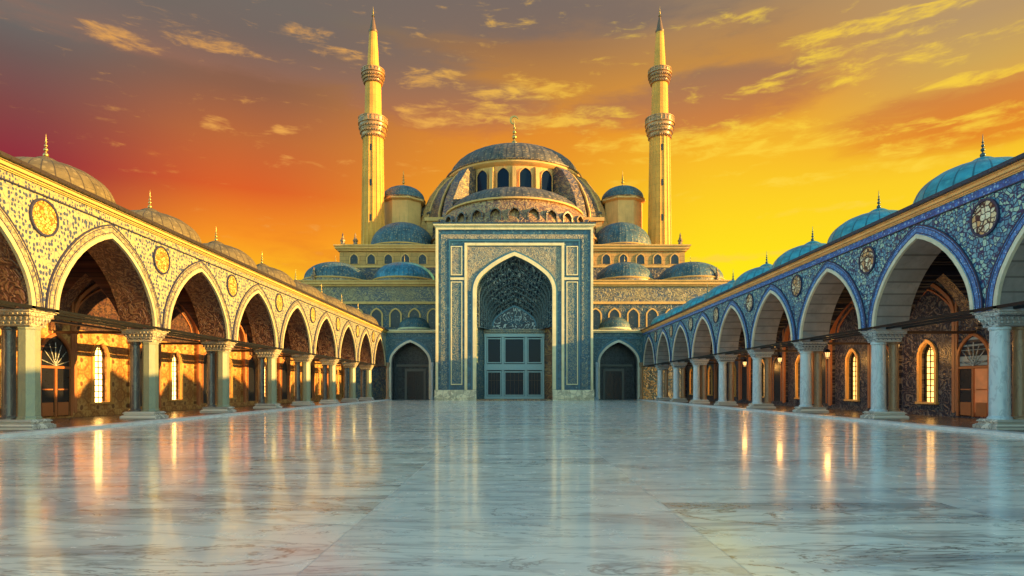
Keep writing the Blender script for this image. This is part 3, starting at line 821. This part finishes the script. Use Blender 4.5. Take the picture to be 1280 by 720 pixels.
# ------------------------------------------------------------------ side gateways
WY = YEND
def wing(s):
    root = tag(empty('side_gateway', (s*14, WY, 0)), 'teal tiled gateway wall with arched recess and dark door, %s of the tall portal' % ('left' if s < 0 else 'right'), 'gateway')
    T = lambda u, w, z: (u, w, z)
    c = s*13.95; x0, x1 = sorted((s*10.0, s*FX))
    mb = MB(); arch_wall(mb, T, x0, x1, 0, 9.0, c, 2.55, 2.75, 5.0, WY, WY+.9, (0, 1), 14)
    mb.build('wall', ['wing tile', 'soffit grey'], root)
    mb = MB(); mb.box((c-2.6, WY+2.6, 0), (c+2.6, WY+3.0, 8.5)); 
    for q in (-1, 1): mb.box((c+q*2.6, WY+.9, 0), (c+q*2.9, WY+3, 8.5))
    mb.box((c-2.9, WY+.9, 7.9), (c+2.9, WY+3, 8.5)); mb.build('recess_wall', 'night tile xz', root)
    mb = MB(); arch_band(mb, T, c, 2.55, 2.75, 5.0, -.03, .26, WY-.14, WY+.02, 0, legs=4.9); mb.build('archivolt', 'cream stone', root)
    mb = MB(); arch_band(mb, T, c, 2.55, 2.75, 5.0, .26, .55, WY-.08, WY+.02, 0, legs=.0); mb.build('archivolt', 'teal trim', root)
    mb = MB(); mb.box((x0, WY-.25, 9.0), (x1, WY+4, 9.18)); mb.box((x0, WY-.4, 9.18), (x1, WY+4.1, 9.36)); mb.build('cornice', 'portal trim', root)
    mb = MB(); mb.box((x0, WY-.08, 8.2), (x1, WY+.01, 8.35)); mb.build('string_course', 'teal trim', root)
    for q in (-1, 1):
        mb = MB(); xx = c+q*2.98
        mb.lathe([(.30, 0), (.30, .35), (.2, .42), (.19, 4.3), (.26, 4.4), (.32, 4.85), (.32, 5.0)], (xx, WY-.2, 0), 16); mb.build('column', 'rust shaft' if q*s > 0 else 'pale shaft', root)
    # door
    mb = MB(); yd = WY+2.55
    mb.box((c-2.3, yd-.15, 4.55), (c+2.3, yd+.04, 4.85)); mb.box((c-.3*s-1.45, yd-.12, .02), (c-.3*s-1.15, yd+.04, 4.2)); mb.box((c-.3*s+1.15, yd-.12, .02), (c-.3*s+1.45, yd+.04, 4.2)); mb.box((c-.3*s-1.45, yd-.13, 3.9), (c-.3*s+1.45, yd+.04, 4.25))
    d = mb.build('door', 'door stone', root)
    for q in (-1, 1):
        mb = MB(); a, b = sorted((c-.3*s+q*.02, c-.3*s+q*1.16)); mb.box((a, yd-.02, .05), (b, yd+.02, 3.92), 0)
        mb.box((a+.2, yd-.05, .4), (b-.2, yd-.01, 1.6), 0); mb.box((a+.2, yd-.05, 1.9), (b-.2, yd-.01, 3.5), 0)
        mb.build('door_leaf', 'dark opening', d)
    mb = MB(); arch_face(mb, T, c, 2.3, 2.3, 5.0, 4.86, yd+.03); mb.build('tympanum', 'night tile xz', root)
    make_dome('dome', (c+s*0.4, WY+6.2, 9.9), 2.3, 1.7, 'blue dome', root, 20, finial=.9, rim='portal trim')
    mb = MB(); mb.lathe([(2.5, -2.2), (2.45, .0)], (c+s*.4, WY+6.2, 9.9), 24); mb.build('drum', 'body blue', root)
wing(-1); wing(1)

# ------------------------------------------------------------------ mosque
def mosque():
    root = tag(empty('mosque', (0, 112, 0)), 'great mosque behind the portal, with stacked lead domes, windowed drum and golden walls', 'mosque')
    # tier A
    yA = 87.0
    mb = MB(); mb.box((-30.2, yA, 0), (30.4, 140, 16.2)); mb.build('lower_wall', 'body blue', root)
    mb = MB()
    for (z0, z1, d, ) in ((16.1, 16.35, .35), (16.35, 16.8, .6), (16.8, 16.95, .75)): mb.box((-30.2-d, yA-d, z0), (30.4+d, 140, z1))
    mb.box((-30.3, yA-.2, 13.6), (30.5, yA+.1, 13.95)); mb.box((-30.3, yA-.15, 9.6), (30.5, yA+.1, 9.9)); mb.build('cornice', 'pale gold', root)
    mb = MB(); mb.box((-30.3, yA-.12, 13.95), (30.5, yA+.05, 16.1)); mb.build('tile_band', 'body tile', root)
    for sgn in (-1, 1):
        for i in range(7):
            x = sgn*(11.6+i*2.7)
            mb = MB(); T = lambda u, w, z: (u, w, z)
            arch_band(mb, T, x, .7, .85, 12.0, 0, .2, yA-.16, yA+.02, legs=1.7, n=8); w = mb.build('window', 'pale gold', root)
            mb = MB(); arch_face(mb, T, x, .7, .85, 12.0, 10.3, yA-.05, n=8); mb.build('pane', 'window lead', w)
    # small domes on tier A
    for (x, rr, mm) in ((-27.0, 4.5, 'blue dome'), (-16.6, 4.5, 'aqua dome'), (16.6, 4.2, 'blue dome'), (26.6, 4.7, 'blue dome')):
        mb = MB(); mb.lathe([(rr*1.03, 0), (rr*1.03, .8)], (x, 91.8, 16.9), 48); mb.build('drum', 'body tile', root)
        make_dome('dome', (x, 91.8, 17.5), rr, 2.75, mm, root, 28, finial=1.1, rim='pale gold')
    # tier B
    yB = 96.0
    mb = MB(); mb.box((-27.6, yB, 16), (26.9, 138, 23.3)); mb.build('upper_wall', 'body gold', root)
    mb = MB()
    for (z0, z1, d) in ((23.2, 23.5, .3), (23.5, 23.9, .6), (23.9, 24.1, .8)): mb.box((-27.6-d, yB-d, z0), (26.9+d, 138, z1))
    mb.box((-27.7, yB-.2, 20.6), (27.0, yB+.1, 20.9)); mb.build('cornice', 'pale gold', root)
    mb = MB(); mb.box((-27.65, yB-.1, 17.0), (26.95, yB+.05, 20.6)); mb.build('tile_band', 'slate mottle', root)
    for sgn in (-1, 1):
        for i in range(6):
            x = sgn*(11.8+i*2.7)
            T = lambda u, w, z: (u, w, z)
            mb = MB(); arch_band(mb, T, x, .6, .7, 22.0, 0, .16, yB-.14, yB+.02, legs=.8, n=8); w = mb.build('window', 'pale gold', root)
            mb = MB(); arch_face(mb, T, x, .6, .7, 22.0, 21.2, yB-.04, n=8); mb.build('pane', 'window lead', w)
    for (x, rr) in ((-18.6, 5.3), (17.8, 5.0)):
        mb = MB(); mb.lathe([(rr*1.03, 0), (rr*1.03, .7)], (x, 101.8, 24.0), 48); mb.build('drum', 'body tile', root)
        make_dome('dome', (x, 101.8, 24.6), rr, 4.3, 'blue dome', root, 32, finial=None, rim='pale gold')
    # corner pinnacles
    for (x, y, z) in ((-27.2, 96.4, 24.1), (-25.2, 96.4, 24.1), (26.3, 96.4, 24.1), (-28.9, 87.6, 16.95), (29.2, 87.6, 16.95)):
        mb = MB(); mb.lathe([(.32, 0), (.32, .7), (.42, .75), (.42, .9), (.3, 1.0), (.12, 1.5), (.16, 1.65), (.03, 2.1)], (x, y, z), 12); mb.build('pinnacle', 'brown mottle', root)
    # turrets
    for (x) in (-19.9, 19.4):
        y = 109.0
        mb = MB(); mb.lathe([(3.55, 24), (3.55, 34.4)], (x, y, 0), 8, rot=PI/8); mb.lathe([(3.7, 34.4), (4.1, 34.6), (4.1, 34.9)], (x, y, 0), 8, rot=PI/8)
        t = mb.build('turret', 'pale gold', root, loc=(x, y, 24), smooth=20)
        d = make_dome('turret_dome', (x, y, 34.9), 3.75, 2.5, 'blue dome', t, 16, finial=3.0, rim='brown mottle')
        for sgn in (-1,):
            pass
    # central block
    mb = MB(); mb.box((-14.6, 101, 23.5), (14.6, 129, 29.4)); mb.build('central_block', 'body gold', root)
    mb = MB(); mb.box((-14.9, 100.7, 29.3), (14.9, 129.3, 29.9)); mb.build('cornice', 'pale gold', root)
    # front half dome (lower, mottled) with cap
    yS = 103.5
    mb = MB(); mb.lathe([(14.0, 22.5), (14.0, 25.4), (14.3, 25.5), (14.3, 25.8), (14.0, 25.9), (13.7, 26.8), (13.1, 28.1), (12.3, 29.3), (11.3, 30.3)], (0, yS, 0), 96, mod=ribmod(32, .006))
    h = mb.build('front_half_dome', 'brown mottle', root, loc=(0, yS, 22.5))
    for i in range(15):
        t = R(180+12*(i+.5)); T2 = lambda u, w, z, t=t: (w*math.cos(t)-u*math.sin(t), yS+w*math.sin(t)+u*math.cos(t), z)
        mb = MB(); arch_band(mb, T2, 0, .75, .8, 27.4, 0, .22, 13.85, 13.1, legs=1.0, n=8); w = mb.build('half_dome_window', 'slate mottle', h)
        mb.v = []
    mb = MB(); mb.lathe([(11.4, 30.2), (11.7, 30.3), (11.7, 30.55), (11.2, 30.7)], (0, yS, 0), 80); mb.build('half_dome_rim', 'pale gold', h)
    mb = MB(); mb.lathe([(a, b+30.5) for a, b in dome_prof(11.2, 4.2, 16)], (0, yS+.8, 0), 192, mod=ribmod(32, .008)); mb.build('half_dome_cap', 'grey dome', h, loc=(0, yS+.8, 30.8))
    # main drum
    yM = 115.0; r0 = 12.0
    mb = MB(); mb.lathe([(14.5, 29.5), (14.3, 34.0), (14.0, 34.4), (12.9, 34.7), (12.0, 34.8), (r0, 39.3), (12.4, 39.5), (12.7, 39.8), (12.7, 40.2), (12.0, 40.3)], (0, yM, 0), 96)
    mb.build('main_drum', 'pale gold', root, loc=(0, yM, 29.5))
    NW = 20
    for i in range(NW):
        t = 2*PI*(i+.5)/NW - PI/2
        if math.sin(t) > .5: continue
        T2 = lambda u, w, z, t=t: (w*math.cos(t)-u*math.sin(t), yM+w*math.sin(t)+u*math.cos(t), z)
        mb = MB(); arch_band(mb, T2, 0, 1.02, 1.2, 37.7, 0, .12, 12.28, 11.8, legs=2.6, n=8); w = mb.build('drum_window', 'pale gold', root)
        mb = MB(); arch_face(mb, T2, 0, 1.02, 1.2, 37.7, 35.1, 12.08, n=8); mb.build('pane', 'dark glass', w)
    for i in range(NW):
        t = 2*PI*i/NW - PI/2
        if math.sin(t) > .5: continue
        T2 = lambda u, w, z, t=t: (w*math.cos(t)-u*math.sin(t), yM+w*math.sin(t)+u*math.cos(t), z)
        mb = MB()
        pr = [(11.9, 34.7), (13.0, 34.7), (12.7, 38.9), (11.9, 39.3)]
        vs = [T2(-.32, w, z) for w, z in pr] + [T2(.32, w, z) for w, z in pr]
        mb.add(vs, [(0,1,2,3), (7,6,5,4), (0,4,5,1), (1,5,6,2), (2,6,7,3), (3,7,4,0)])
        mb.build('drum_pier', 'pale gold', root, smooth=0)
    d = MB(); d.lathe([(a, b+40.2) for a, b in dome_prof(12.2, 6.0, 20)], (0, yM, 0), 240, mod=ribmod(40, .006))
    dm = d.build('main_dome', 'grey dome', root, loc=(0, yM, 40.2), smooth=40)
    mb = MB(); mb.lathe([(12.1, 40.1), (12.9, 40.15), (12.95, 40.35), (12.2, 40.5)], (0, yM, 0), 96); mb.build('dome_rim', 'slate mottle', dm)
    make_finial((0, yM, 46.1), 6.6, 'gold finial', dm, True)
    # flying buttresses and side half domes
    for s in (-1, 1):
        for (ang, wdt, mm) in ((-52, 1.0, 'slate mottle'), (-24, 1.0, 'body gold'), (6, 1.0, 'slate mottle')):
            t = R(ang) if s > 0 else R(180-ang)
            T2 = lambda u, w, z, t=t: (w*math.cos(t)-u*math.sin(t), yM+w*math.sin(t)+u*math.cos(t), z)
            mb = MB(); pr = [(11.8, 28.0), (18.6, 28.0), (18.2, 30.5), (17.6, 33.0), (16.2, 36.0), (14.2, 38.8), (12.9, 39.6), (11.8, 39.2)]
            n = len(pr); vs = [T2(-wdt, w, z) for w, z in pr] + [T2(wdt, w, z) for w, z in pr]
            mb.add(vs, [tuple(range(n)), tuple(range(2*n-1, n-1, -1))] + [(i, (i+1) % n, n+(i+1) % n, n+i) for i in range(n)])
            mb.build('buttress', mm, root, smooth=0)
        mb = MB(); mb.lathe([(8.2, 28), (8.2, 32.0), (8.6, 32.2), (8.5, 32.6)] + [(a, b+32.6) for a, b in dome_prof(8.2, 3.4, 12)], (s*10.5, yM-1, 0), 144, mod=ribmod(24, .01))
        mb.build('side_half_dome', 'grey dome', root, loc=(s*10.5, yM-1, 28))
    for s in (-1, 1):   # curved shoulder roofs either side of the drum windows
        pr = [(12.6, 39.3), (13.6, 38.6), (15.2, 36.6), (16.4, 34.2), (17.2, 31.5), (17.2, 29.0), (12.2, 29.0)]; n = 24; vs, fs = [], []
        for i in range(n+1):
            t = R(-42+84*i/n) if s > 0 else R(138+84*i/n)
            vs += [(r*math.cos(t), yM+r*math.sin(t), z) for r, z in pr]
        m = len(pr)
        for i in range(n):
            for j in range(m): fs.append((i*m+j, i*m+(j+1) % m, (i+1)*m+(j+1) % m, (i+1)*m+j))
        fs += [tuple(range(m)), tuple(n*m+i for i in range(m))[::-1]]
        mb = MB(); mb.add(vs, fs); sr = mb.build('shoulder_roof', 'slate mottle', root, smooth=30)
        for i in range(0, n+1, 4):
            mb = MB()
            for (ra, za), (rb, zb) in zip(pr[:5], pr[1:6]):
                t = R(-42+84*i/n) if s > 0 else R(138+84*i/n)
                mb.bar((ra*math.cos(t), yM+ra*math.sin(t), za), (rb*math.cos(t), yM+rb*math.sin(t), zb), .22, 6)
            mb.build('roof_rib', 'pale gold', sr, smooth=30)
    mb = MB(); mb.lathe([(15.6, 27.0), (15.4, 29.4), (14.4, 31.4), (13.0, 33)], (0, yM-2.5, 0), 80); mb.build('drum_skirt', 'slate mottle', root, loc=(0, yM-2.5, 27))
    return root
mosque()

# ------------------------------------------------------------------ minarets
def minaret(x, label):
    y = 105.0; root = tag(empty('minaret', (x, y, 0)), label, 'minaret', None)
    fl = lambda t, r, z: 1
    mb = MB(); mb.lathe([(2.9, 0), (2.9, 20), (2.6, 22.5), (1.98, 24), (1.93, 26.5), (1.66, 45.0)], (x, y, 0), 16, rot=PI/16); 
    for i in range(16):
        t = PI/16+2*PI*i/16; mb.bar((x+1.96*math.cos(t), y+1.96*math.sin(t), 24), (x+1.66*math.cos(t), y+1.66*math.sin(t), 44.8), .11, 6, 0, .09)
    sh = mb.build('shaft', 'minaret stone', root, loc=(x, y, 0), smooth=12)
    for (zz, rr) in ((30, 1.86), (36, 1.78), (42, 1.68)):
        mb = MB(); mb.box((x-.14, y-rr-.03, zz), (x+.14, y-rr+.3, zz+1.1)); mb.build('slit_window', 'dark opening', sh)
    mb = MB(); mb.lathe([(1.48, 46), (1.32, 55.0)], (x, y, 0), 16, rot=PI/16); mb.build('middle_shaft', 'minaret stone', root, smooth=12)
    mb = MB(); mb.lathe([(1.12, 55), (.66, 63.0)], (x, y, 0), 16, rot=PI/16); mb.build('upper_shaft', 'minaret stone', root, smooth=12)
    for (z0, z1, z2, ra, rb) in ((44.4, 46.9, 48.0, 1.66, 2.42), (54.0, 55.6, 56.4, 1.34, 1.92)):
        mb = MB(); n = 5; pr = [(ra*.98, z0)]
        for i in range(n):
            f0, f1 = i/n, (i+1)/n
            rr = ra+(rb-ra)*f1**.8; pr += [(rr-.08, z0+(z1-z0)*f1-.1), (rr, z0+(z1-z0)*f1)]
        pr += [(rb+.12, z1), (rb+.12, z1+.18), (rb, z1+.2)]
        mb.lathe(pr, (x, y, 0), 32)
        for i in range(32):
            t = 2*PI*i/32
            for j in range(3):
                f = (j+.6)/3.3; rr = ra+(rb-ra)*f**.8+.05; mb.box((x+rr*math.cos(t)-.09, y+rr*math.sin(t)-.09, z0+(z1-z0)*f-.25), (x+rr*math.cos(t)+.09, y+rr*math.sin(t)+.09, z0+(z1-z0)*f+.05))
        b = mb.build('balcony', 'minaret balcony', root, smooth=25)
        mb = MB(); mb.lathe([(rb-.02, z1+.19), (rb+.02, z2-.18), (rb+.1, z2-.15), (rb+.1, z2), (rb-.12, z2), (rb-.12, z1+.2)], (x, y, 0), 24)
        for i in range(24):
            t = 2*PI*(i+.5)/24; mb.bar((x+(rb+.03)*math.cos(t), y+(rb+.03)*math.sin(t), z1+.2), (x+(rb+.03)*math.cos(t), y+(rb+.03)*math.sin(t), z2), .06, 5)
        mb.build('parapet', 'minaret balcony', b, smooth=25)
    mb = MB(); mb.lathe([(.66, 62.9), (.76, 63.1), (.76, 63.25), (.60, 63.35), (.34, 64.8), (.08, 66.0)], (x, y, 0), 16); sp = mb.build('spire', 'spire lead', root)
    make_finial((x, y, 65.9), 1.7, 'gold finial', sp)
minaret(-24.4, 'slender golden minaret with two balconies rising left of the great dome')
minaret(25.1, 'slender golden minaret with two balconies rising right of the great dome')

# ------------------------------------------------------------------ light
ALPHA = 11.0; EL = 11.5
to_sun = Vector((math.cos(R(EL))*math.cos(R(ALPHA)), -math.cos(R(EL))*math.sin(R(ALPHA)), math.sin(R(EL))))
S = bpy.data.lights.new('sun', 'SUN'); S.energy = 3.3; S.angle = R(.5); S.color = (1, .58, .14)
so = bpy.data.objects.new('sun', S); col.objects.link(so); so.rotation_euler = to_sun.to_track_quat('Z', 'Y').to_euler(); so.location = (60, -10, 60)

world = bpy.data.worlds.new('World'); scene.world = world; world.use_nodes = True
g = G(world.node_tree); g.n.clear()
out = g.n.new('ShaderNodeOutputWorld')
sky = g.n.new('ShaderNodeTexSky'); sky.sky_type = 'NISHITA'; sky.sun_disc = False; sky.sun_elevation = R(EL); sky.sun_rotation = R(90+ALPHA)
sky.altitude = 100; sky.air_density = 1.0; sky.dust_density = .6; sky.ozone_density = 3
bgN = g.n.new('ShaderNodeBackground'); bgN.inputs[1].default_value = .15; g.put(bgN.inputs[0], g.mix(1.0, X(g, sky.outputs[0]), (.96, 1.10, .80), 'MULTIPLY'))
D = g.coord('Generated'); dx, dy, dz = g.sep(D)
hz = g.m('SQRT', dx*dx+dy*dy)
v = dz/g.m('MAXIMUM', hz, .01)            # tan(elevation)
az = g.m('ARCTAN2', dx, dy)*(180/PI)      # degrees, + = right
def pv(y, azd): return max(0.0, (485-y)/760*math.cos(R(azd)))/.7
def rampaz(azd, stops):
    st = sorted([(pv(y, azd), lin(c)) for y, c in stops]); return g.ramp(v*(1/.7), st)
r1 = rampaz(-40, [(0, (108,110,106)), (60, (112,92,88)), (130, (132,72,70)), (200, (148,44,58)), (280, (205,72,48)), (360, (240,120,40)), (470, (250,160,50))])
r2 = rampaz(-24, [(0, (108,108,100)), (45, (118,98,86)), (110, (146,98,74)), (170, (190,106,58)), (235, (222,98,42)), (295, (250,150,36)), (345, (255,190,34)), (470, (255,210,60))])
r3 = rampaz(0, [(0, (128,112,100)), (60, (160,116,78)), (120, (205,138,58)), (170, (228,142,46)), (210, (236,150,40)), (300, (252,180,34)), (470, (255,215,60))])
r4 = rampaz(19, [(0, (158,130,100)), (70, (196,140,72)), (140, (236,158,46)), (200, (250,192,42)), (270, (255,214,34)), (340, (255,232,26)), (470, (255,236,70))])
r5 = rampaz(40, [(0, (186,152,106)), (60, (208,166,88)), (140, (240,172,50)), (200, (252,206,42)), (280, (255,222,30)), (340, (255,236,24)), (470, (255,238,80))])
c = g.mix(g.step(az, -40, -24), r1, r2); c = g.mix(g.step(az, -24, 0), c, r3); c = g.mix(g.step(az, 0, 19), c, r4); c = g.mix(g.step(az, 19, 38), c, r5)
# clouds on a flat layer seen in perspective
inv = 1/g.m('MAXIMUM', dz+.10, .03)
px, py = dx*inv, dy*inv
warp = g.noise(g.comb(px*1.5, py*1.5, 3), 1.0, 3, col=True); wx, wy, wz = g.sep(warp)
def reg(a0, e0, wa, we):   # soft region round a direction (azimuth deg, tan elevation)
    a = (az-a0)/wa; b = (v-e0)/we
    return g.step(a*a+b*b, 1.35, .0)
def pix(x, y):
    a = math.degrees(math.atan((x-643)/760)); return a, (485-y)/760*math.cos(R(a))
def union(xs):
    r = None
    for (x, y, wa, we) in xs:
        a, e = pix(x, y); q = reg(a, e, wa, we); r = q if r is None else g.m('MAXIMUM', r, q)
    return r
n_dark = g.noise(g.comb(az*.045+wx*.8, v*7+wy*.5, 1.0), 1.0, 5, .55)
n_w = g.noise(g.comb(az*.12+wx*.5, v*26+wy*.5, 7.0), 1.0, 6, .62, .3)
n_f = g.noise(g.comb(az*.32+wx*.6, v*60+wy*.6, 2.0), 1.0, 5, .65, .4)
darkr = union([(1190,148,11,.055), (870,130,14,.06), (700,20,14,.035), (560,130,12,.06), (200,15,34,.08), (590,20,30,.055)])
dk = g.step((n_dark-.5)*1.5+(n_w-.5)*.5+(n_f-.5)*.4+darkr*.62, .12, .62)
cdark = g.mix(g.step(v, .30, .55), lin((228,118,36)), lin((120,106,100)))
c = g.mix(dk*.70, c, cdark)
wisps = union([(150,46,4.0,.016), (262,52,7,.020), (370,38,4.5,.014), (425,70,4,.014), (268,155,1.6,.013), (357,162,1.3,.011), (545,100,5.5,.020), (620,110,8,.024), (555,152,5,.016), (600,142,9,.024),
               (735,150,9,.026), (905,168,11,.024), (830,175,9,.02), (1055,88,10,.024), (1070,62,8,.018), (1100,30,8,.02), (1235,46,6,.014), (1235,92,5,.016), (905,25,5,.013), (1085,170,10,.016), (1190,172,8,.02),
               (940,185,16,.012), (1040,218,7,.010), (990,265,9,.008), (960,318,9,.008), (1150,205,9,.012), (640,30,3,.012), (690,112,5,.018)])
ws = g.step((n_w-.5)*1.8+(n_f-.5)*2.4+wisps*.55, .22, 1.05)
cw = g.mix(g.step(az, -20, 22), lin((246,176,84)), lin((255,214,66)))
c = g.mix(ws*.8, c, cw)
bgS = g.n.new('ShaderNodeBackground'); g.put(bgS.inputs[0], c); bgS.inputs[1].default_value = 0.25
f = g.step(az, 135, 85)*g.step(az, -85, -45)*g.step(v, 1.15, .68)
mixs = g.n.new('ShaderNodeMixShader'); g.put(mixs.inputs[0], f); g.l.new(bgN.outputs[0], mixs.inputs[1]); g.l.new(bgS.outputs[0], mixs.inputs[2])
g.l.new(mixs.outputs[0], out.inputs[0])

# ------------------------------------------------------------------ camera
cam = bpy.data.cameras.new('camera'); co = bpy.data.objects.new('camera', cam); col.objects.link(co); scene.camera = co
co.location = (0, 0, 1.6); co.rotation_euler = (R(90), 0, 0)
cam.sensor_width = 36; cam.lens = 36*760/1280; cam.shift_x = -3/1280; cam.shift_y = 125/1280; cam.clip_end = 8000; cam.clip_start = .1
scene.view_settings.view_transform = 'Standard'; scene.view_settings.look = 'None'
scene.view_settings.exposure = 2.0; scene.view_settings.gamma = 1
scene.render.engine = 'CYCLES'
